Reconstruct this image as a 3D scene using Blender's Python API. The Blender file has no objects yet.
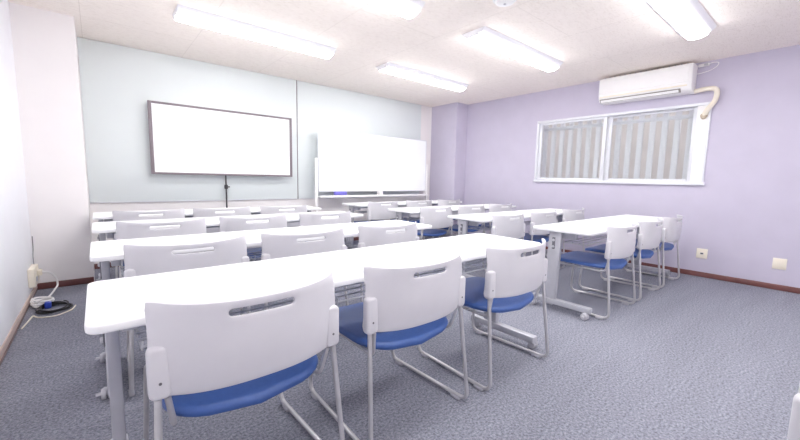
import bpy, bmesh, math, random
from mathutils import Vector, Matrix
random.seed(7)
PI = math.pi
SC = bpy.context.scene
COL = SC.collection

# ------------------------------------------------------------------ materials
def mat(name, color, rough=0.5, metal=0.0, var=0.02, scale=30.0, bump=0.0, bscale=200.0, spec=0.5):
    m = bpy.data.materials.new(name); m.use_nodes = True
    nt = m.node_tree; b = nt.nodes['Principled BSDF']
    b.inputs['Roughness'].default_value = rough
    b.inputs['Metallic'].default_value = metal
    b.inputs['Specular IOR Level'].default_value = spec
    tc = nt.nodes.new('ShaderNodeTexCoord')
    n = nt.nodes.new('ShaderNodeTexNoise'); n.inputs['Scale'].default_value = scale
    n.inputs['Detail'].default_value = 3.0
    nt.links.new(tc.outputs['Object'], n.inputs['Vector'])
    r = nt.nodes.new('ShaderNodeValToRGB')
    r.color_ramp.elements[0].color = [max(0, c * (1 - var)) for c in color] + [1]
    r.color_ramp.elements[1].color = [min(1, c * (1 + var)) for c in color] + [1]
    r.color_ramp.elements[0].position = 0.3; r.color_ramp.elements[1].position = 0.7
    nt.links.new(n.outputs['Fac'], r.inputs['Fac'])
    nt.links.new(r.outputs['Color'], b.inputs['Base Color'])
    if bump > 0:
        n2 = nt.nodes.new('ShaderNodeTexNoise'); n2.inputs['Scale'].default_value = bscale
        n2.inputs['Detail'].default_value = 4.0
        nt.links.new(tc.outputs['Object'], n2.inputs['Vector'])
        bp = nt.nodes.new('ShaderNodeBump'); bp.inputs['Strength'].default_value = bump
        bp.inputs['Distance'].default_value = 0.004
        nt.links.new(n2.outputs['Fac'], bp.inputs['Height'])
        nt.links.new(bp.outputs['Normal'], b.inputs['Normal'])
    return m

def lin(r, g, b):
    f = lambda c: (c / 255 / 12.92) if c / 255 <= 0.04045 else ((c / 255 + 0.055) / 1.055) ** 2.4
    return (f(r), f(g), f(b))

M = {}
M['wall_white'] = mat('wall_white', lin(238, 234, 234), 0.7, var=0.012, scale=4, bump=0.08, bscale=260)
M['wall_cool'] = mat('wall_cool', lin(241, 241, 246), 0.7, var=0.012, scale=4, bump=0.08, bscale=260)
M['wall_lilac'] = mat('wall_lilac', lin(199, 193, 211), 0.75, var=0.02, scale=5, bump=0.15, bscale=240)
M['skirting'] = mat('skirting_brown', lin(120, 74, 70), 0.35, var=0.08, scale=20)
M['skirting'].node_tree.nodes['Principled BSDF'].inputs['Coat Weight'].default_value = 0.8
M['skirting_sheen'] = mat('skirting_sheen', lin(214, 192, 182), 0.4, var=0.04, scale=20)  # pale tone paints the grazing sheen of the brown baseboard
M['glass_board'] = mat('glass_board', lin(224, 230, 231), 0.3, var=0.01, scale=2)
M['board_white'] = mat('board_white', lin(245, 247, 249), 0.35, var=0.005, scale=3)
M['screen_white'] = mat('screen_white', lin(250, 250, 252), 0.8, var=0.004, scale=8)
M['screen_frame'] = mat('screen_frame', lin(128, 117, 124), 0.5, var=0.05)
M['dark'] = mat('dark_plastic', lin(62, 58, 64), 0.5, var=0.06)
M['black'] = mat('black_rubber', lin(30, 29, 32), 0.55, var=0.1)
M['plastic'] = mat('white_shell', lin(215, 213, 218), 0.42, var=0.012, scale=12)
M['laminate'] = mat('white_laminate', lin(246, 246, 247), 0.38, var=0.006, scale=6)
M['steel'] = mat('painted_steel', lin(192, 192, 199), 0.4, metal=0.3, var=0.03, scale=25)
M['chrome'] = mat('satin_tube', lin(206, 204, 206), 0.3, metal=0.6, var=0.03, scale=40)
M['grey_plastic'] = mat('grey_plastic', lin(196, 195, 202), 0.5, var=0.03)
M['seat_blue'] = mat('seat_blue_vinyl', lin(56, 87, 150), 0.42, var=0.06, scale=60, bump=0.12, bscale=600)
M['alu'] = mat('window_aluminium', lin(226, 227, 233), 0.4, metal=0.15, var=0.02)
M['ac'] = mat('aircon_white', lin(244, 242, 242), 0.4, var=0.008)
M['cream'] = mat('cream_plastic', lin(240, 232, 216), 0.5, var=0.015)
M['outlet'] = mat('outlet_slot', lin(150, 144, 138), 0.6, var=0.04)
M['putty'] = mat('putty', lin(196, 180, 160), 0.8, var=0.15, scale=60, bump=0.4, bscale=90)
M['blue_tie'] = mat('blue_tie', lin(48, 76, 180), 0.5, var=0.05)
M['violet'] = mat('violet_felt', lin(128, 122, 214), 0.7, var=0.05)
M['light_base'] = mat('lamp_housing', lin(240, 239, 244), 0.5, var=0.008)
M['out_wall'] = mat('outside_render', lin(200, 196, 193), 0.9, var=0.08, scale=6, bump=0.3)
M['grille'] = mat('grille_white', lin(232, 234, 237), 0.5, var=0.02)
M['lock'] = mat('lock_grey', lin(120, 120, 128), 0.45, metal=0.3, var=0.04)
M['screw'] = mat('screw_metal', lin(120, 118, 124), 0.35, metal=0.8, var=0.03)

def emat(name, color, s):
    m = bpy.data.materials.new(name); m.use_nodes = True
    b = m.node_tree.nodes['Principled BSDF']
    b.inputs['Base Color'].default_value = (.9, .9, .9, 1)
    b.inputs['Emission Color'].default_value = (*color, 1)
    b.inputs['Emission Strength'].default_value = s
    return m
M['tube'] = emat('lit_diffuser', (0.985, 1.0, 0.995), 15.3)

def carpet():
    m = mat('carpet_grey', lin(147, 148, 160), 0.95, var=0.1, scale=160, bump=0.8, bscale=650, spec=0.1)
    nt = m.node_tree; b = nt.nodes['Principled BSDF']
    tc = next(n for n in nt.nodes if n.type == 'TEX_COORD')
    ramp = next(n for n in nt.nodes if n.type == 'VALTORGB')
    # speckled loops
    n = nt.nodes.new('ShaderNodeTexNoise'); n.inputs['Scale'].default_value = 85; n.inputs['Detail'].default_value = 5
    n.inputs['Roughness'].default_value = 0.75
    nt.links.new(tc.outputs['Object'], n.inputs['Vector'])
    r2 = nt.nodes.new('ShaderNodeValToRGB')
    r2.color_ramp.elements[0].position = 0.36; r2.color_ramp.elements[0].color = (0.50, 0.50, 0.52, 1)
    r2.color_ramp.elements[1].position = 0.66; r2.color_ramp.elements[1].color = (1.50, 1.50, 1.49, 1)
    nt.links.new(n.outputs['Fac'], r2.inputs['Fac'])
    # soft bands stretched along x, slightly lighter and darker
    mp = nt.nodes.new('ShaderNodeMapping'); mp.inputs['Scale'].default_value = (0.5, 4.0, 1)
    nt.links.new(tc.outputs['Object'], mp.inputs['Vector'])
    n3 = nt.nodes.new('ShaderNodeTexNoise'); n3.inputs['Scale'].default_value = 1.6; n3.inputs['Detail'].default_value = 2
    nt.links.new(mp.outputs['Vector'], n3.inputs['Vector'])
    r3 = nt.nodes.new('ShaderNodeValToRGB')
    r3.color_ramp.elements[0].position = 0.35; r3.color_ramp.elements[0].color = (0.95, 0.95, 0.95, 1)
    r3.color_ramp.elements[1].position = 0.65; r3.color_ramp.elements[1].color = (1.04, 1.04, 1.04, 1)
    nt.links.new(n3.outputs['Fac'], r3.inputs['Fac'])
    def mul(a, c):
        x = nt.nodes.new('ShaderNodeMix'); x.data_type = 'RGBA'; x.blend_type = 'MULTIPLY'
        x.inputs['Factor'].default_value = 1
        nt.links.new(a, x.inputs['A']); nt.links.new(c, x.inputs['B']); return x.outputs['Result']
    o = mul(mul(ramp.outputs['Color'], r2.outputs['Color']), r3.outputs['Color'])
    nt.links.new(o, b.inputs['Base Color'])
    return m
M['carpet'] = carpet()

def ceiling_mat():
    m = mat('rock_wool_board', lin(250, 241, 234), 0.85, var=0.015, scale=14, bump=0.35, bscale=70, spec=0.2)
    nt = m.node_tree; b = nt.nodes['Principled BSDF']
    tc = next(n for n in nt.nodes if n.type == 'TEX_COORD')
    ramp = next(n for n in nt.nodes if n.type == 'VALTORGB')
    br = nt.nodes.new('ShaderNodeTexBrick')
    br.inputs['Scale'].default_value = 1.0
    br.inputs['Brick Width'].default_value = 1.82; br.inputs['Row Height'].default_value = 0.91
    br.inputs['Mortar Size'].default_value = 0.0022
    br.inputs['Color1'].default_value = (1, 1, 1, 1); br.inputs['Color2'].default_value = (0.985, 0.985, 0.985, 1)
    br.inputs['Mortar'].default_value = (0.82, 0.81, 0.8, 1)
    mp = nt.nodes.new('ShaderNodeMapping'); mp.inputs['Rotation'].default_value = (0, 0, PI / 2)
    mp.inputs['Location'].default_value = (0, 0.03, 0)
    nt.links.new(tc.outputs['Object'], mp.inputs['Vector']); nt.links.new(mp.outputs['Vector'], br.inputs['Vector'])
    # travertine flecks
    mp2 = nt.nodes.new('ShaderNodeMapping'); mp2.inputs['Scale'].default_value = (14, 60, 1)
    nt.links.new(tc.outputs['Object'], mp2.inputs['Vector'])
    n = nt.nodes.new('ShaderNodeTexNoise'); n.inputs['Scale'].default_value = 2.2; n.inputs['Detail'].default_value = 5
    nt.links.new(mp2.outputs['Vector'], n.inputs['Vector'])
    r2 = nt.nodes.new('ShaderNodeValToRGB')
    r2.color_ramp.elements[0].position = 0.33; r2.color_ramp.elements[0].color = (0.90, 0.885, 0.87, 1)
    r2.color_ramp.elements[1].position = 0.47; r2.color_ramp.elements[1].color = (1, 1, 1, 1)
    nt.links.new(n.outputs['Fac'], r2.inputs['Fac'])
    def mul(a, c):
        x = nt.nodes.new('ShaderNodeMix'); x.data_type = 'RGBA'; x.blend_type = 'MULTIPLY'
        x.inputs['Factor'].default_value = 1
        nt.links.new(a, x.inputs['A']); nt.links.new(c, x.inputs['B']); return x.outputs['Result']
    o = mul(mul(ramp.outputs['Color'], br.outputs['Color']), r2.outputs['Color'])
    nt.links.new(o, b.inputs['Base Color'])
    return m
M['ceiling'] = ceiling_mat()

def frosted():
    m = bpy.data.materials.new('frosted_glass'); m.use_nodes = True
    nt = m.node_tree; b = nt.nodes['Principled BSDF']
    b.inputs['Base Color'].default_value = (0.93, 0.94, 0.95, 1)
    b.inputs['Transmission Weight'].default_value = 1.0
    b.inputs['IOR'].default_value = 1.2
    n = nt.nodes.new('ShaderNodeTexNoise'); n.inputs['Scale'].default_value = 40
    mr = nt.nodes.new('ShaderNodeMapRange')
    mr.inputs['To Min'].default_value = 0.25; mr.inputs['To Max'].default_value = 0.255
    nt.links.new(n.outputs['Fac'], mr.inputs['Value']); nt.links.new(mr.outputs['Result'], b.inputs['Roughness'])
    return m
M['frosted'] = frosted()

# ------------------------------------------------------------------ mesh helpers
def new_bm(): return bmesh.new()

def merge(bm, other):
    me = bpy.data.meshes.new('tmp'); other.to_mesh(me); other.free()
    bm.from_mesh(me); bpy.data.meshes.remove(me)

def box(bm, lo, hi, bevel=0.0, seg=2, mtx=None):
    t = bmesh.new()
    bmesh.ops.create_cube(t, size=1.0)
    c = [(a + b) / 2 for a, b in zip(lo, hi)]; s = [b - a for a, b in zip(lo, hi)]
    for v in t.verts: v.co = Vector((c[0] + v.co.x * s[0], c[1] + v.co.y * s[1], c[2] + v.co.z * s[2]))
    if bevel > 0:
        bmesh.ops.bevel(t, geom=t.edges[:], offset=bevel, segments=seg, affect='EDGES', profile=0.5)
    if mtx is not None: bmesh.ops.transform(t, matrix=mtx, verts=t.verts[:])
    merge(bm, t)

def fillet(pts, rad, n=6):
    pts = [Vector(p) for p in pts]; out = [pts[0]]
    for i in range(1, len(pts) - 1):
        a, b, c = pts[i - 1], pts[i], pts[i + 1]
        u = (a - b); w = (c - b); r = min(rad, u.length * 0.49, w.length * 0.49)
        u.normalize(); w.normalize()
        p0 = b + u * r; p2 = b + w * r
        for k in range(n + 1):
            t = k / n
            out.append(p0 * (1 - t) ** 2 + b * 2 * t * (1 - t) + p2 * t * t)
    out.append(pts[-1]); return out

def tube(bm, pts, r, seg=10, cap=True):
    pts = [Vector(p) for p in pts]
    tang = []
    for i in range(len(pts)):
        a = pts[max(i - 1, 0)]; b = pts[min(i + 1, len(pts) - 1)]
        tang.append((b - a).normalized())
    up = Vector((0, 0, 1)) if abs(tang[0].z) < 0.9 else Vector((1, 0, 0))
    nrm = tang[0].cross(up).normalized()
    rings = []
    for p, t in zip(pts, tang):
        nrm = (nrm - t * nrm.dot(t)).normalized(); bn = t.cross(nrm)
        rings.append([bm.verts.new(p + (nrm * math.cos(2 * PI * k / seg) + bn * math.sin(2 * PI * k / seg)) * r) for k in range(seg)])
    for a, b in zip(rings, rings[1:]):
        for k in range(seg): bm.faces.new((a[k], a[(k + 1) % seg], b[(k + 1) % seg], b[k]))
    if cap:
        bm.faces.new(list(reversed(rings[0]))); bm.faces.new(rings[-1])

def prism(bm, poly, axis, a, b, bevel=0.0, seg=2):
    """extrude a 2D polygon along an axis ('x','y','z') from a to b"""
    t = bmesh.new()
    def P(u, v, w):
        return {'x': (w, u, v), 'y': (u, w, v), 'z': (u, v, w)}[axis]
    lo = [t.verts.new(P(u, v, a)) for u, v in poly]; hi = [t.verts.new(P(u, v, b)) for u, v in poly]
    n = len(poly)
    fl = t.faces.new(lo); fh = t.faces.new(hi)
    for k in range(n): t.faces.new((lo[k], lo[(k + 1) % n], hi[(k + 1) % n], hi[k]))
    bmesh.ops.recalc_face_normals(t, faces=t.faces[:])
    if bevel > 0:
        ed = list({e for f in (fl, fh) for e in f.edges})
        bmesh.ops.bevel(t, geom=ed, offset=bevel, segments=seg, affect='EDGES', profile=0.5)
    merge(bm, t)

def lathe(bm, prof, c=(0, 0, 0), axis='z', seg=20):
    """prof: list of (radius, height)"""
    c = Vector(c); rings = []
    for r, h in prof:
        ring = []
        for k in range(seg):
            a = 2 * PI * k / seg; u, v = r * math.cos(a), r * math.sin(a)
            p = {'z': (u, v, h), 'x': (h, u, v), 'y': (u, h, v)}[axis]
            ring.append(bm.verts.new(c + Vector(p)))
        rings.append(ring)
    for a, b in zip(rings, rings[1:]):
        for k in range(seg): bm.faces.new((a[k], a[(k + 1) % seg], b[(k + 1) % seg], b[k]))
    bm.faces.new(rings[0]); bm.faces.new(rings[-1])

def rrect(x0, y0, x1, y1, r, n=5):
    pts = []
    for cx, cy, a0 in ((x1 - r, y1 - r, 0), (x0 + r, y1 - r, 90), (x0 + r, y0 + r, 180), (x1 - r, y0 + r, 270)):
        for k in range(n + 1):
            a = math.radians(a0 + 90 * k / n); pts.append((cx + r * math.cos(a), cy + r * math.sin(a)))
    return pts

def obj(name, bm, m, parent=None, smooth=True, sharp=40):
    bmesh.ops.recalc_face_normals(bm, faces=bm.faces[:])
    me = bpy.data.meshes.new(name); bm.to_mesh(me); bm.free()
    me.materials.append(m)
    if smooth:
        for p in me.polygons: p.use_smooth = True
        try: me.set_sharp_from_angle(angle=math.radians(sharp))
        except Exception: pass
    o = bpy.data.objects.new(name, me); COL.objects.link(o)
    if parent is not None: o.parent = parent
    return o

def tag(o, label, cat, group=None):
    o['label'] = label; o['category'] = cat
    if group: o['group'] = group
    return o

def thing(name, label, cat, loc=(0, 0, 0), rz=0.0, group=None):
    o = bpy.data.objects.new(name, None); COL.objects.link(o)
    o.empty_display_size = 0.1
    o.location = loc; o.rotation_euler = (0, 0, rz)
    return tag(o, label, cat, group)

def struct(name, bm, m, parent=None, smooth=False):
    o = obj(name, bm, m, parent, smooth)
    if parent is None: o['kind'] = 'structure'
    return o

def dup(root, loc, rz, label):
    r = root.copy(); COL.objects.link(r); r.location = loc; r.rotation_euler = (0, 0, rz); r['label'] = label
    for ch in list(root.children):
        c = ch.copy(); COL.objects.link(c); c.parent = r
        for g in ch.children:
            d = g.copy(); COL.objects.link(d); d.parent = c
    return r

# ------------------------------------------------------------------ room
XL, XW = -0.485, 5.468           # left and right wall
YF, YB = 5.274, -1.7             # front and back wall
H = 2.498
YC, XC = 4.624, -0.075           # projecting white block, left
YP, XP = 4.617, 5.164            # lilac pillar, right
T = 0.12

b = new_bm(); box(b, (XL - T, YB - T, -0.1), (XW + T, YF + T, 0)); struct('floor', b, M['carpet'])
b = new_bm(); box(b, (XL - T, YB - T, H), (XW + T, YF + T, H + 0.1)); struct('ceiling', b, M['ceiling'])
b = new_bm(); box(b, (XC, YF, 0), (XW + T, YF + T, H)); struct('wall_front', b, M['wall_white'])
b = new_bm(); box(b, (XL - T, YB - T, 0), (XL, YF + T, H)); struct('wall_left', b, M['wall_cool'])
b = new_bm(); box(b, (XL, YC, 0), (XC, YF + T, H)); struct('wall_front_left', b, M['wall_white'])
b = new_bm(); box(b, (XL, YB - T, 0), (XW + T, YB, H)); struct('wall_back', b, M['wall_white'])
b = new_bm(); box(b, (XP, YP, 0), (XW, YF, H)); struct('wall_front_right', b, M['wall_lilac'])
# right wall with its window opening
WY0, WY1, WZ0, WZ1 = 1.015, 3.165, 1.08, 2.035
b = new_bm()
box(b, (XW, YB, 0), (XW + T, WY0, H)); box(b, (XW, WY1, 0), (XW + T, YF, H))
box(b, (XW, WY0, 0), (XW + T, WY1, WZ0)); box(b, (XW, WY0, WZ1), (XW + T, WY1, H))
struct('wall_right', b, M['wall_lilac'])
SK = 0.06
def skirting(name, lo, hi):
    b = new_bm(); box(b, lo, hi, 0.004, 2); struct(name, b, M['skirting'], smooth=True)
skirting('baseboard_right', (XW - 0.010, YB, 0), (XW, YP, SK))
b = new_bm(); box(b, (XL, YB, 0.018), (XL + 0.010, YC, SK + 0.004), 0.003); struct('baseboard_left', b, M['skirting_sheen'], smooth=True)  # brown baseboard with its reflected light put into the colour
skirting('trim_2', (XL, YB, 0), (XL + 0.014, YC, 0.0178))  # foot of the same baseboard, left in its own brown
skirting('baseboard_front_left', (XL + 0.01, YC - 0.010, 0), (XC, YC, SK))
skirting('baseboard_front', (XC, YF - 0.010, 0), (XP, YF, SK))
skirting('baseboard_front_right', (XP, YP - 0.010, 0), (XW - 0.01, YP, SK))

# ------------------------------------------------------------------ window
b = new_bm()
fx0, fx1 = XW - 0.022, XW + 0.10
fw = 0.035
box(b, (fx0, WY0, WZ1 - fw), (fx1, WY1, WZ1), 0.004); box(b, (fx0 - 0.012, WY0 - 0.01, WZ0), (fx1, WY1, WZ0 + fw), 0.004)
box(b, (fx0, WY0, WZ0 + fw), (fx1, WY0 + 0.02, WZ1 - fw), 0.004); box(b, (fx0, WY1 - fw, WZ0 + fw), (fx1, WY1, WZ1 - fw), 0.004)
win = struct('window_1', b, M['alu'], smooth=True)
def sash(y0, y1, x):
    b = new_bm(); s = 0.045; z0, z1 = WZ0 + fw, WZ1 - fw
    box(b, (x, y0, z0), (x + 0.03, y0 + s, z1), 0.003); box(b, (x, y1 - s, z0), (x + 0.03, y1, z1), 0.003)
    box(b, (x, y0 + s, z0), (x + 0.03, y1 - s, z0 + 0.03), 0.003); box(b, (x, y0 + s, z1 - 0.03), (x + 0.03, y1 - s, z1), 0.003)
    o = obj('sash', b, M['alu'], win)
    b = new_bm(); box(b, (x + 0.012, y0 + s - 0.005, z0 + 0.025), (x + 0.018, y1 - s + 0.005, z1 - 0.025))
    obj('pane', b, M['frosted'], o, smooth=False)
sash(2.135, WY1 - fw, XW + 0.008)
sash(1.145, 2.125, XW + 0.050)
b = new_bm(); box(b, (XW - 0.006, WY0 + 0.02, WZ0 + fw), (XW + 0.02, 1.145, WZ1 - fw), 0.003)
lat = obj('filler_panel', b, M['ac'], win); lat['label'] = 'white filler panel closing the window end'
# bars outside
g = thing('window_grille', 'white barred grille blurred behind the frosted window', 'grille', (XW + 0.2, 2.1, WZ0 - 0.1))
y = -1.0; 
while y < 1.05:
    b = new_bm(); box(b, (-0.015, y - 0.033, 0.02), (0.015, y + 0.033, 1.02), 0.006)
    obj('bar', b, M['grille'], g); y += 0.135
for z0 in (0.125, 0.915):
    b = new_bm(); box(b, (-0.03, -1.12, z0), (-0.0155, 1.12, z0 + 0.05), 0.004); obj('rail', b, M['grille'], g)
b = new_bm(); box(b, (-0.0155, -1.12, 0.0), (0.0155, -1.08, 1.04), 0.004); obj('end_post', b, M['grille'], g)
b = new_bm(); box(b, (-0.0155, 1.08, 0.0), (0.0155, 1.12, 1.04), 0.004); obj('end_post', b, M['grille'], g)
for s in (-1.1, 1.1):
    b = new_bm(); box(b, (-0.082, s - 0.02, 0.02), (-0.0155, s + 0.02, 0.06), 0.004); obj('bracket', b, M['grille'], g)
b = new_bm(); box(b, (XW + 0.75, -1.5, -0.1), (XW + 0.9, 6, 3.4)); struct('wall_outside', b, M['out_wall'])

# ------------------------------------------------------------------ glass wall boards
def glass_board(x0, x1, label):
    r = thing('wall_board', label, 'wall board', ((x0 + x1) / 2, YF, 0.745), 0, 'full height boards on the front wall')
    w = (x1 - x0) / 2
    b = new_bm(); box(b, (-w, -0.014, 0.012), (w, -0.001, H - 0.745 - 0.004), 0.002); obj('panel', b, M['glass_board'], r)
    b = new_bm(); box(b, (-w, -0.018, 0), (w, -0.001, 0.011), 0.002); obj('bottom_trim', b, M['alu'], r)
    return r
gb = glass_board(XC + 0.002, 2.345, 'left pale mint board on the front wall, behind the framed white screen')
glass_board(2.361, 4.868, 'right pale mint board on the front wall, behind the mobile whiteboard')
b = new_bm(); box(b, (2.346, YF - 0.006, 0.745), (2.360, YF - 0.0005, H - 0.002))
struct('trim_1', b, M['screen_frame'])

# ------------------------------------------------------------------ projection screen on a stand
sx = (0.497 + 2.219) / 2; sw = 0.861; sz0, sz1 = 1.079, 1.920
scr = thing('projection_screen', 'wide white screen in a thin dark frame on a pole stand', 'screen', (sx - 0.04, 5.165, 0))
ox = 0.04
b = new_bm(); box(b, (ox - sw + 0.02, -0.012, sz0 + 0.02), (ox + sw - 0.02, 0.008, sz1 - 0.02)); obj('screen_surface', b, M['screen_white'], scr, smooth=False)
b = new_bm(); f = 0.036
box(b, (ox - sw, -0.02, sz0), (ox - sw + f, 0.012, sz1), 0.003); box(b, (ox + sw - f, -0.02, sz0), (ox + sw, 0.012, sz1), 0.003)
box(b, (ox - sw + f, -0.02, sz1 - f * 0.7), (ox + sw - f, 0.012, sz1), 0.003); box(b, (ox - sw + f, -0.02, sz0), (ox + sw - f, 0.012, sz0 + f * 0.7), 0.003)
obj('screen_frame', b, M['screen_frame'], scr)
b = new_bm(); tube(b, [(0, 0.03, 0.10), (0, 0.03, 1.6)], 0.010, 12); obj('pole', b, M['dark'], scr)
b = new_bm(); lathe(b, [(0.012, 0.90), (0.021, 0.905), (0.023, 0.93), (0.021, 0.955), (0.012, 0.96)], (0, 0.03, 0), 'z', 14)
tube(b, [(0.015, 0.03, 0.93), (0.045, 0.03, 0.93)], 0.008, 8); obj('clamp_knob', b, M['dark'], scr)
for s, dy in ((-1, -0.12), (1, -0.12), (0, 0.02)):
    b = new_bm(); tube(b, [(0, 0.03, 0.34), (s * 0.30, 0.03 + dy * 1.6 + (0.015 if s == 0 else 0), 0.012)], 0.009, 10); obj('leg', b, M['dark'], scr)

# ------------------------------------------------------------------ mobile whiteboard
wb = thing('mobile_whiteboard', 'white wheeled whiteboard with pen tray at the front right', 'whiteboard', (3.695, 5.06, 0))
wx0, wx1 = 2.588 - 3.695, 4.828 - 3.695
b = new_bm(); box(b, (wx0 + 0.008, -0.010, 0.872), (wx1 - 0.008, 0.010, 1.80)); obj('board', b, M['board_white'], wb, smooth=False)
b = new_bm()
box(b, (wx0, -0.014, 0.862), (wx0 + 0.012, 0.014, 1.808), 0.003); box(b, (wx1 - 0.012, -0.014, 0.862), (wx1, 0.014, 1.808), 0.003)
box(b, (wx0 + 0.012, -0.014, 1.796), (wx1 - 0.012, 0.014, 1.808), 0.003); box(b, (wx0 + 0.012, -0.014, 0.862), (wx1 - 0.012, 0.014, 0.876), 0.003)
obj('board_frame', b, M['alu'], wb)
for s, x in ((-1, wx0 - 0.030), (1, wx1 + 0.030)):
    b = new_bm(); box(b, (x - 0.022, -0.018, 0.09), (x + 0.022, 0.018, 1.37), 0.008); obj('post', b, M['ac'], wb)
    b = new_bm(); tube(b, [(x, 0, 1.335), (x - s * 0.028, 0, 1.335)], 0.012, 12); obj('pivot', b, M['grey_plastic'], wb)
    b = new_bm(); box(b, (x - 0.022, -0.20, 0.06), (x + 0.022, 0.18, 0.10), 0.008); ft = obj('foot', b, M['ac'], wb)
    for yy in (-0.165, 0.145):
        b = new_bm(); lathe(b, [(0.012, -0.012), (0.028, -0.010), (0.030, 0), (0.028, 0.010), (0.012, 0.012)], (x, yy, 0.030), 'x', 16)
        box(b, (x - 0.006, yy - 0.01, 0.04), (x + 0.006, yy + 0.01, 0.062)); obj('caster', b, M['grey_plastic'], ft)
b = new_bm(); box(b, (wx0 - 0.01, -0.012, 0.14), (wx1 + 0.01, 0.012, 0.18), 0.004); obj('cross_bar', b, M['ac'], wb)
b = new_bm(); box(b, (wx0 - 0.01, -0.085, 0.775), (wx1 + 0.01, 0.012, 0.787), 0.003); box(b, (wx0 - 0.01, -0.09, 0.775), (wx1 + 0.01, -0.084, 0.806), 0.003)
obj('pen_tray', b, M['ac'], wb)
b = new_bm(); box(b, (0.0, -0.08, 0.787), (0.07, 0.005, 0.868), 0.006); obj('tray_clip', b, M['ac'], wb)
e = thing('eraser', 'small violet eraser lying in the whiteboard pen tray', 'eraser', (2.95, 5.06 - 0.042, 0.7872))
b = new_bm(); box(b, (-0.105, -0.03, 0.0), (0.105, 0.03, 0.02), 0.004); obj('felt', b, M['grey_plastic'], e)
b = new_bm(); box(b, (-0.105, -0.03, 0.0205), (0.105, 0.03, 0.075), 0.008); obj('grip', b, M['violet'], e)
for k, (px, c, w_) in enumerate(((4.15, 'dark', 'dark'), (4.36, 'violet', 'violet'))):
    mk = thing('marker_pen', f'{w_} marker pen lying in the whiteboard pen tray', 'pen', (px, 5.06 - 0.035, 0.7955), 0, 'markers in the pen tray')
    b = new_bm(); lathe(b, [(0.005, -0.06), (0.008, -0.058), (0.008, 0.02), (0.006, 0.022)], (0, 0, 0), 'x', 12); obj('barrel', b, M['ac'], mk)
    b = new_bm(); lathe(b, [(0.0082, 0.0225), (0.0084, 0.024), (0.008, 0.058), (0.005, 0.06)], (0, 0, 0), 'x', 12); obj('cap', b, M[c], mk)

# ------------------------------------------------------------------ air conditioner
ay0, ay1 = 1.185, 2.19
ac = thing('air_conditioner', 'white wall air conditioner mounted above the window', 'air conditioner', (XW, (ay0 + ay1) / 2, 2.15))
hw = (ay1 - ay0) / 2
def acprof(in_=0.0):
    p = [(-0.001, 0.0), (-0.11, -0.004), (-0.165, 0.012), (-0.195, 0.05), (-0.205, 0.09), (-0.207, 0.285), (-0.19, 0.312), (-0.15, 0.318), (-0.001, 0.318)]
    return p
b = new_bm(); t = bmesh.new(); merge(b, t)
prism(b, acprof(), 'y', -hw, hw, 0.012, 3); obj('body', b, M['ac'], ac)
b = new_bm(); prism(b, [(-0.2055, 0.105), (-0.2145, 0.11), (-0.2155, 0.28), (-0.2075, 0.284)], 'y', -hw + 0.035, hw - 0.012, 0.003, 2); obj('front_panel', b, M['ac'], ac)
b = new_bm(); prism(b, [(-0.166, 0.006), (-0.201, 0.044), (-0.204, 0.042), (-0.170, 0.002)], 'y', -hw + 0.10, hw - 0.02); obj('air_outlet', b, M['outlet'], ac, smooth=False)
b = new_bm(); prism(b, [(-0.172, 0.012), (-0.190, 0.034), (-0.199, 0.032), (-0.181, 0.004)], 'y', -hw + 0.12, hw - 0.03, 0.002, 2); obj('air_flap', b, M['ac'], ac)
b = new_bm(); prism(b, [(-0.2045, 0.062), (-0.2075, 0.066), (-0.2085, 0.078), (-0.2055, 0.08)], 'y', -hw + 0.04, hw - 0.02, 0.001, 1); obj('trim_line', b, M['cream'], ac)
b = new_bm()
for k in range(16):
    yy = -hw + 0.06 + k * (2 * hw - 0.12) / 15
    box(b, (-0.185, yy - 0.004, 0.3165), (-0.02, yy + 0.004, 0.3225))
obj('intake_grille', b, M['grey_plastic'], ac, smooth=False)
# pipe
pp = thing('refrigerant_pipe', 'cream wrapped pipe bending from the air conditioner into the window panel', 'pipe', (XW - 0.05, 1.08, 1.88))
path = fillet([(0, 0.104, 0.285), (0, 0.02, 0.298), (0, -0.105, 0.295), (0, -0.10, 0.16), (0, -0.035, 0.065), (0.036, 0.0, 0.01)], 0.075, 8)
b = new_bm(); tube(b, path, 0.026, 16); obj('wrapped_tube', b, M['cream'], pp)
b = new_bm(); lathe(b, [(0.034, 0.043), (0.034, 0.032), (0.03, 0.02), (0.025, 0.01)], (0, 0, 0.0), 'x', 14)
for v in b.verts: v.co += Vector((0, random.uniform(-.004, .004), random.uniform(-.004, .004)))
obj('putty_seal', b, M['putty'], pp)
# ac power lead and its socket
so = thing('ceiling_side_outlet', 'small white outlet high on the lilac wall beside the air conditioner', 'outlet', (XW, 1.135, 2.455))
b = new_bm(); box(b, (-0.026, -0.055, -0.014), (-0.001, 0.045, 0.018), 0.004); obj('body', b, M['ac'], so)
b = new_bm(); box(b, (-0.038, -0.045, -0.009), (-0.0265, -0.01, 0.013), 0.003); obj('plug', b, M['grey_plastic'], so)
cd = new_bm()
tube(cd, fillet([(XW - 0.034, 1.088, 2.457), (XW - 0.03, 1.045, 2.468), (XW - 0.012, 0.995, 2.462), (XW - 0.012, 1.005, 2.425), (XW - 0.02, 1.06, 2.385), (XW - 0.04, 1.14, 2.365), (XW - 0.05, 1.183, 2.36)], 0.05, 6), 0.0045, 8)
tag(obj('power_cord', cd, M['ac']), 'thin white cord looping from the air conditioner to the high outlet', 'cord')

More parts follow.
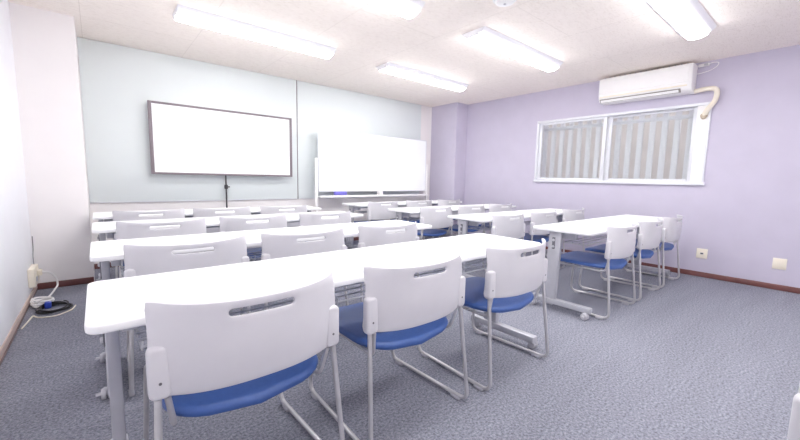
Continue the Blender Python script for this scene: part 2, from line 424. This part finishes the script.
# ------------------------------------------------------------------ outlets on the right wall
for y, lab, hole in ((0.954, 'white wall plate with a socket low on the lilac wall', True), (0.314, 'blank white wall plate low on the lilac wall near the right edge', False)):
    o = thing('wall_plate', lab, 'outlet', (XW, y, 0.222), 0, 'outlet plates on the lilac wall')
    b = new_bm(); box(b, (-0.009, -0.052, 0), (-0.001, 0.052, 0.116), 0.003); obj('plate', b, M['cream'], o)
    if hole:
        b = new_bm(); box(b, (-0.0115, -0.016, 0.048), (-0.0092, 0.016, 0.070), 0.001); s_ = obj('socket', b, M['grey_plastic'], o)
        b = new_bm(); box(b, (-0.0125, -0.012, 0.052), (-0.0118, 0.012, 0.066)); obj('opening', b, M['dark'], s_, smooth=False)
    else:
        b = new_bm(); box(b, (-0.0105, -0.040, 0.012), (-0.0092, 0.040, 0.104), 0.001); obj('cover', b, M['cream'], o)

# ------------------------------------------------------------------ ceiling lights
def make_light():
    r = thing('ceiling_light', '', 'ceiling light', (0, 0, H), 0, 'long tube lights on the ceiling')
    L = 0.755
    b = new_bm(); prism(b, [(-0.135, -0.001), (-0.128, -0.016), (-0.085, -0.045), (0.085, -0.045), (0.128, -0.016), (0.135, -0.001)], 'x', -L, L, 0.003, 1)
    obj('housing', b, M['light_base'], r)
    pr = [(0.083 * math.cos(PI + PI * k / 12), -0.0458 + 0.038 * math.sin(PI + PI * k / 12)) for k in range(13)]
    b = new_bm(); prism(b, pr, 'x', -L + 0.012, L - 0.012, 0.012, 3); obj('diffuser', b, M['tube'], r)
    for s in (-1, 1):
        b = new_bm(); box(b, (min(s * (L - 0.0105), s * (L + 0.001)), -0.08, -0.060), (max(s * (L - 0.0105), s * (L + 0.001)), 0.08, -0.0455), 0.003); obj('end_cap', b, M['light_base'], r)
    return r
spots = [(1.355, 3.81, 'tube light over the left tables, farthest one near the screen'),
         (3.575, 3.79, 'tube light over the right tables, farthest one near the whiteboard'),
         (3.575, 2.36, 'tube light over the right tables, second from the front wall'),
         (1.355, 2.40, 'tube light over the left tables, cut by the top of the picture'),
         (3.575, 0.97, 'tube light over the right tables, nearest to the air conditioner'),
         (1.355, 0.97, 'unseen tube light added above the nearest left table'),  # out of view, added to continue the grid and even the light
         (3.575, -0.45, 'unseen tube light added behind the camera, right side'),  # extra fixture out of view, put in for even room light
         (1.355, -0.45, 'unseen tube light added behind the camera, left side')]  # its unseen partner, also added to light the room evenly
L0 = make_light()
for i, (x, y, lab) in enumerate(spots):
    if i == 0: L0.location = (x, y, H); L0['label'] = lab
    else: dup(L0, (x, y, H), 0, lab)

# smoke detector
sd = thing('smoke_detector', 'round white smoke detector on the ceiling between the lights', 'smoke detector', (2.52, 1.80, H))
b = new_bm(); lathe(b, [(0.095, -0.001), (0.095, -0.012), (0.088, -0.018)], seg=28); obj('base', b, M['ac'], sd)
b = new_bm(); lathe(b, [(0.075, -0.0185), (0.072, -0.034), (0.05, -0.044), (0.018, -0.046)], seg=28); obj('sensor_head', b, M['ac'], sd)
b = new_bm(); lathe(b, [(0.012, -0.0465), (0.010, -0.050)], (0.0, 0, 0), seg=10); obj('indicator', b, M['grey_plastic'], sd)

# ------------------------------------------------------------------ tables
TL, TD, TH = 2.214, 0.50, 0.700
def caster_bm(x, y, sd):
    b = new_bm()
    box(b, (min(x - sd * 0.035, x + sd * 0.012), y - 0.012, 0.046), (max(x - sd * 0.035, x + sd * 0.012), y + 0.012, 0.056), 0.003)
    box(b, (min(x + sd * 0.02, x + sd * 0.042), y - 0.010, 0.026), (max(x + sd * 0.02, x + sd * 0.042), y + 0.010, 0.036), 0.003)
    for s in (-0.013, 0.013):
        lathe(b, [(0.010, -0.009), (0.024, -0.009), (0.027, -0.004), (0.027, 0.004), (0.024, 0.009), (0.010, 0.009)], (x + s, y, 0.027), 'x', 18)
    tube(b, [(x - 0.02, y, 0.025), (x + 0.02, y, 0.025)], 0.006, 8)
    box(b, (x - 0.009, y - 0.015, 0.03), (x + 0.009, y + 0.015, 0.052), 0.003)
    return b
def make_table():
    # origin: floor below the centre of the top
    r = thing('folding_table', '', 'table', (0, 0, 0), 0, 'white training tables in two columns')
    hx, hy = TL / 2, TD / 2
    b = new_bm(); prism(b, rrect(-hx, -hy, hx, hy, 0.035, 6), 'z', TH - 0.026, TH, 0.006, 3); obj('tabletop', b, M['laminate'], r)
    b = new_bm(); box(b, (-hx + 0.09, 0.045, TH - 0.075), (hx - 0.09, 0.095, TH - 0.0262), 0.004); obj('beam', b, M['steel'], r)
    yc = 0.07
    for s in (-1, 1):
        x = s * (hx - 0.056)
        b = new_bm()
        prism(b, [(yc - 0.050, 0.0947), (yc + 0.055, 0.0947), (yc + 0.035, TH - 0.028), (yc - 0.070, TH - 0.028)], 'x', x - 0.018, x + 0.018, 0.005, 2)
        lg = obj('leg', b, M['steel'], r)
        for z in (0.60, 0.545):
            b = new_bm(); lathe(b, [(0.011, 0.0), (0.010, 0.006), (0.006, 0.008)], (0, 0, 0), 'x', 12)
            for v in b.verts: v.co = Vector((x + s * (0.0234 + v.co.x), yc - 0.009 + v.co.y, z + v.co.z))
            obj('bolt', b, M['grey_plastic'], lg)
        b = new_bm(); box(b, (x - 0.027, -0.272, 0.051), (x + 0.027, 0.235, 0.0945), 0.006); ft = obj('foot', b, M['steel'], r)
        for yy in (-0.240, 0.205):
            c = obj('caster', caster_bm(x + s * 0.030, yy, s), M['grey_plastic'], ft)
        # flip lever and its bracket
        b = new_bm(); box(b, (x - s * 0.0225 - 0.002 - s * 0.035, -0.10, TH - 0.085) if s > 0 else (x + 0.0225, -0.10, TH - 0.085),
                             (x - 0.0225, 0.115, TH - 0.0262) if s > 0 else (x + 0.0595, 0.115, TH - 0.0262), 0.004)
        obj('bracket', b, M['steel'], r)
        lx = x + s * 0.0182
        b = new_bm(); box(b, (min(lx, lx + s * 0.005), yc - 0.022, TH - 0.175), (max(lx, lx + s * 0.005), yc + 0.004, TH - 0.075), 0.002); lv = obj('lock_plate', b, M['lock'], r)
    # wire shelf under the top
    b = new_bm()
    for y in (-0.17, -0.11, -0.05, 0.01):
        tube(b, [(-hx + 0.115, y, TH - 0.115), (hx - 0.115, y, TH - 0.115)], 0.004, 6)
    for x in (-hx + 0.12, -0.35, 0.35, hx - 0.12):
        tube(b, fillet([(x, 0.06, TH - 0.072), (x, 0.06, TH - 0.121), (x, -0.19, TH - 0.121), (x, -0.19, TH - 0.09)], 0.02, 4), 0.004, 6)
    obj('wire_shelf', b, M['steel'], r)
    return r

def rows(): return ['nearest', 'second', 'third', 'farthest']
TY = {'left': [1.670, 2.652, 3.681, 4.627], 'right': [1.677, 2.682, 3.703, 4.800]}
TX = {'left': [-0.046] * 4, 'right': [2.900, 2.890, 2.860, 2.842]}
tab = make_table(); first = True
for side in ('left', 'right'):
    for i, n in enumerate(rows()):
        loc = (TX[side][i] + TL / 2, TY[side][i] - TD / 2, 0)
        lab = f'long white wheeled table, {n} from the camera in the {side} column'
        if n == 'nearest': lab = f'long white wheeled table nearest the camera in the {side} column'
        if n == 'farthest': lab = f'long white wheeled table farthest from the camera in the {side} column'
        if first: tab.location = loc; tab['label'] = lab; first = False
        else: dup(tab, loc, 0, lab)

# ------------------------------------------------------------------ chairs
CW = 0.273          # half width of the back
def shell_pt(u, v, off):
    """back shell: u -1..1 across, v 0..1 bottom to top; off along the back-facing normal"""
    def base(u, v):
        a = abs(u)
        x = CW * u * (1 + 0.030 * max(0.0, 1 - v) ** 1.5 + 0.012 * a ** 6 * v ** 6)
        y = 0.006 + 0.066 * a ** 2.6 + 0.034 * a ** 7 * v ** 5 - 0.020 * (v - 0.4) - 0.012 * math.exp(-((v - 0.35) / 0.35) ** 2) * (1 - a * a)
        zt = 0.740 + 0.012 * a * a; zb = 0.484 + 0.010 * a ** 3
        return Vector((x, y, zb + (zt - zb) * v))
    p = base(u, v); e = 1e-3
    n = (base(u + e, v) - base(u - e, v)).cross(base(u, v + e) - base(u, v - e)).normalized()   # +x × +z = -y
    return p + n * off
def backrest_bm():
    t = bmesh.new()
    su, v0, v1 = 0.345, 0.815, 0.905
    us = sorted(set([-1 + 2 * k / 28 for k in range(29)] + [-su, su, -su + 0.03, su - 0.03]))
    us = [u for u in us if not (abs(abs(u) - su) < 0.02 and abs(abs(u) - su) > 1e-6 and abs(abs(u) - su + 0.03) > 1e-6)]
    vs = sorted([k / 12 for k in range(13) if not 0.79 < k / 12 < 0.93] + [v0, v0 + 0.03, v1 - 0.03, v1])
    def inside(uu, vv): return -su - 1e-6 < uu < su + 1e-6 and v0 - 1e-6 < vv < v1 + 1e-6
    th = 0.009
    G = {}
    nu, nv = len(us), len(vs)
    for s in (0, 1):
        for i, u in enumerate(us):
            for j, v in enumerate(vs):
                uu, vv = u, v
                # round the two top corners and the two bottom ones
                if i in (0, nu - 1) and j in (0, nv - 1): uu = u * 0.985; vv = v + (0.012 if j == 0 else -0.012)
                # round the slot ends
                if abs(abs(u) - su) < 1e-6 and (abs(v - v0) < 1e-6 or abs(v - v1) < 1e-6):
                    uu = u * 0.965; vv = v + (0.010 if v < 0.86 else -0.010)
                G[s, i, j] = t.verts.new(shell_pt(uu, vv, th * s))
    keep = {}
    for i in range(nu - 1):
        for j in range(nv - 1):
            cu, cv = (us[i] + us[i + 1]) / 2, (vs[j] + vs[j + 1]) / 2
            keep[i, j] = not (abs(cu) < su and v0 < cv < v1)
    for (i, j), k in keep.items():
        if not k: continue
        for s in (0, 1): t.faces.new((G[s, i, j], G[s, i + 1, j], G[s, i + 1, j + 1], G[s, i, j + 1]))
        for (di, dj, a, c) in ((-1, 0, (i, j), (i, j + 1)), (1, 0, (i + 1, j), (i + 1, j + 1)), (0, -1, (i, j), (i + 1, j)), (0, 1, (i, j + 1), (i + 1, j + 1))):
            if not keep.get((i + di, j + dj), False):
                t.faces.new((G[0, a[0], a[1]], G[0, c[0], c[1]], G[1, c[0], c[1]], G[1, a[0], a[1]]))
    bmesh.ops.delete(t, geom=[v for v in t.verts if not v.link_faces], context='VERTS')
    bmesh.ops.recalc_face_normals(t, faces=t.faces[:])
    ed = [e for e in t.edges if len(e.link_faces) == 2 and e.calc_face_angle() > math.radians(55)]
    bmesh.ops.bevel(t, geom=ed, offset=0.003, segments=2, affect='EDGES', profile=0.5, clamp_overlap=True)
    return t
def seat_bm():
    t = bmesh.new(); n = 40
    # outline: rounded rear, squarer front
    out = []
    def outline(k):
        a = 2 * PI * k / n; c, s = math.cos(a), math.sin(a)
        x = 0.254 * math.copysign(abs(c) ** 0.30, c)
        y = 0.30 + (0.275 if s >= 0 else 0.225) * math.copysign(abs(s) ** 0.40, s)
        if s < 0: y -= 0.045 * (1 - (x / 0.254) ** 2) * abs(s) ** 0.4
        return x, y
    rings = []
    def top_z(x, y):
        return 0.428 - 0.012 * math.exp(-((x / 0.16) ** 2)) * (1 if y < 0.5 else 0.5) - 0.020 * max(0, (y - 0.47) / 0.11) ** 2 - 0.016 * max(0, (0.12 - y) / 0.1) ** 2
    for f, dz in ((0.90, -0.030), (0.985, -0.026), (1.0, -0.014), (0.985, -0.004), (0.93, 0.0), (0.6, 0.0), (0.25, 0.0)):
        ring = []
        for k in range(n):
            x, y = outline(k); x *= f; y = 0.30 + (y - 0.30) * f
            ring.append(t.verts.new((x, y, top_z(x, y) + dz)))
        rings.append(ring)
    for a, c in zip(rings, rings[1:]):
        for k in range(n): t.faces.new((a[k], a[(k + 1) % n], c[(k + 1) % n], c[k]))
    t.faces.new(rings[0]); t.faces.new(rings[-1])
    return t
def seat_shell_bm():
    t = bmesh.new(); box(t, (-0.19, 0.14, 0.385), (0.19, 0.50, 0.396), 0.004); return t
def make_chair():
    r = thing('stacking_chair', '', 'chair', (0, 0, 0), 0, 'white and blue chairs at the tables')
    back = obj('backrest', backrest_bm(), M['plastic'], r, sharp=50)
    for s in (-1, 1):
        # sleeve gripping the leg tube
        b = new_bm()
        prism(b, rrect(s * 0.258 - 0.027, 0.487, s * 0.258 + 0.027, 0.635, 0.018, 4), 'y', 0.037, 0.074, 0.011, 3)
        sl = obj('leg_sleeve', b, M['plastic'], back)
        b = new_bm(); lathe(b, [(0.004, 0.0355), (0.004, 0.0375)], (s * 0.258, 0, 0.535), 'y', 10); obj('screw', b, M['screw'], back)
    obj('seat', seat_bm(), M['seat_blue'], r, sharp=60)
    obj('seat_pan', seat_shell_bm(), M['grey_plastic'], r)
    for s in (-1, 1):
        b = new_bm()
        tube(b, fillet([(s * 0.264, 0.052, 0.486), (s * 0.287, 0.0, 0.019), (s * 0.268, 0.565, 0.019), (s * 0.252, 0.545, 0.372), (s * 0.232, 0.50, 0.374)], 0.055, 7), 0.0095, 10)
        obj('sled_leg', b, M['chrome'], r)
        b = new_bm()
        tube(b, fillet([(s * 0.214, 0.50, 0.376), (s * 0.226, 0.080, 0.376), (s * 0.242, 0.054, 0.486)], 0.035, 6), 0.0085, 10)
        obj('seat_rail', b, M['chrome'], r)
        for y in (0.075, 0.50):
            gx = s * (0.287 - 0.019 * y / 0.565)
            b = new_bm(); box(b, (gx - 0.012, y - 0.028, 0.0), (gx + 0.012, y + 0.028, 0.016), 0.004); obj('foot_glide', b, M['grey_plastic'], r)
    b = new_bm(); tube(b, [(-0.226, 0.47, 0.376), (0.226, 0.47, 0.376)], 0.0085, 10); obj('cross_rail', b, M['chrome'], r)
    return r

CX = {'left': [(0.357, 1.043, 1.765), (0.358, 1.000, 1.675), (0.363, 1.020, 1.700), (0.370, 1.003, 1.667)],
      'right': [(3.330, 4.045, 4.735), (3.267, 3.975, 4.711), (3.243, 3.927, 4.595), (3.238, 3.970, 4.668)]}
ch = make_chair(); first = True
for side in ('left', 'right'):
    for i, n in enumerate(rows()):
        for x, pos in zip(CX[side][i], ('left', 'middle', 'right')):
            y = TY[side][i] - TD - 0.096
            if i == 0: y = (1.055, 1.050, 1.025)[('left', 'middle', 'right').index(pos)] if side == 'left' else 1.050
            lab = f'white chair with blue seat, {pos} of three at the {n} table of {side} column'
            if first: ch.location = (x, y, 0); ch['label'] = lab; first = False
            else: dup(ch, (x, y, 0), 0, lab)
# one more chair, turned away, mostly beyond the right edge of the picture
dup(ch, (1.114, -0.268, 0), -PI / 2, 'white chair turned away at the right edge of the picture, only its back edge showing')

# ------------------------------------------------------------------ cables in the left corner
ws = thing('wall_socket', 'cream surface socket box with plugs low on the left wall', 'socket', (XL, 4.33, 0.12))
b = new_bm(); box(b, (0.001, -0.13, 0.0), (0.045, 0.13, 0.155), 0.006); obj('box', b, M['cream'], ws)
b = new_bm(); box(b, (0.0455, 0.0, 0.07), (0.075, 0.055, 0.12), 0.006); obj('plug', b, M['cream'], ws)
b = new_bm(); box(b, (0.0455, -0.085, 0.04), (0.052, -0.045, 0.08), 0.002); obj('socket_face', b, M['grey_plastic'], ws)
def coil(c, r, turns, rise, wob, n=24, ph=0):
    out = []
    for k in range(int(turns * n) + 1):
        a = ph + 2 * PI * k / n
        rr = r * (1 + wob * math.sin(a * 1.7 + k * 0.13))
        out.append((c[0] + rr * math.cos(a), c[1] + rr * 1.25 * math.sin(a), c[2] + rise * k / (turns * n)))
    return out
b = new_bm()
tube(b, fillet([(XL + 0.077, 4.36, 0.215), (XL + 0.12, 4.40, 0.20), (-0.33, 4.46, 0.12), (-0.325, 4.46, 0.06), (-0.36, 4.30, 0.02), (-0.40, 4.10, 0.012), (-0.44, 4.02, 0.01)], 0.06, 6)
     + coil((-0.395, 4.04, 0.012), 0.055, 3.3, 0.05, 0.22, ph=PI * 0.9), 0.0075, 8)
tag(obj('white_cable', b, M['ac']), 'white cable bundled on the carpet below the left wall socket', 'cable')
b = new_bm(); tube(b, coil((-0.312, 3.86, 0.008), 0.092, 4.2, 0.028, 0.14), 0.0055, 8)
tag(obj('black_cable', b, M['black']), 'black cable coiled on the carpet by the left wall', 'cable')
b = new_bm()
tube(b, fillet([(-0.455, 3.50, 0.006), (-0.44, 3.62, 0.006), (-0.425, 3.78, 0.006), (-0.40, 3.70, 0.006), (-0.30, 3.66, 0.006), (-0.205, 3.76, 0.008), (-0.19, 3.88, 0.006)], 0.07, 6), 0.005, 8)
tag(obj('thin_white_cord', b, M['cream']), 'thin white cord curving round the black coil on the carpet', 'cord')
b = new_bm(); box(b, (-0.375, 3.915, 0.001), (-0.335, 3.965, 0.052), 0.008); tag(obj('cable_tie', b, M['blue_tie']), 'blue tie around the cables on the carpet in the left corner', 'cable tie')
b = new_bm(); tube(b, fillet([(XL + 0.02, 4.44, 0.276), (XL + 0.012, 4.50, 0.33), (XL + 0.008, 4.608, 0.40), (XL + 0.008, 4.614, 0.50)], 0.05, 6), 0.0028, 8)
tag(obj('riser_cord', b, M['screw']), 'dark cord climbing the left wall corner from the socket box', 'cord')

# ------------------------------------------------------------------ world, camera, view
w = bpy.data.worlds.new('World'); SC.world = w; w.use_nodes = True
bg = w.node_tree.nodes['Background']
sky = w.node_tree.nodes.new('ShaderNodeTexSky')
try:
    sky.sky_type = 'NISHITA'; sky.sun_disc = False; sky.sun_elevation = math.radians(35); sky.sun_rotation = math.radians(200)
    sky.air_density = 1.2; sky.dust_density = 4
except Exception: pass
mx = w.node_tree.nodes.new('ShaderNodeMix'); mx.data_type = 'RGBA'; mx.inputs['Factor'].default_value = 0.94
mx.inputs['B'].default_value = (4.1, 4.02, 3.95, 1)
w.node_tree.links.new(sky.outputs['Color'], mx.inputs['A']); w.node_tree.links.new(mx.outputs['Result'], bg.inputs['Color'])
bg.inputs['Strength'].default_value = 0.45

cam = bpy.data.cameras.new('camera'); co = bpy.data.objects.new('camera', cam); COL.objects.link(co)
cam.sensor_fit = 'HORIZONTAL'; cam.sensor_width = 36.0; cam.lens = 362.873 / 800 * 36.0
cam.clip_start = 0.02
yaw, pitch, roll = 0.695589, -0.113740, 0.020840
co.matrix_world = Matrix.Translation((0, 0, 1.08773)) @ Matrix.Rotation(-yaw, 4, 'Z') @ Matrix.Rotation(PI / 2 + pitch, 4, 'X') @ Matrix.Rotation(roll, 4, 'Z')
SC.camera = co
SC.view_settings.view_transform = 'Standard'; SC.view_settings.look = 'None'
SC.view_settings.gamma = 1.0; SC.view_settings.use_curve_mapping = False
SC.view_settings.exposure = 0.76
SC.cycles.max_bounces = 12; SC.cycles.diffuse_bounces = 8
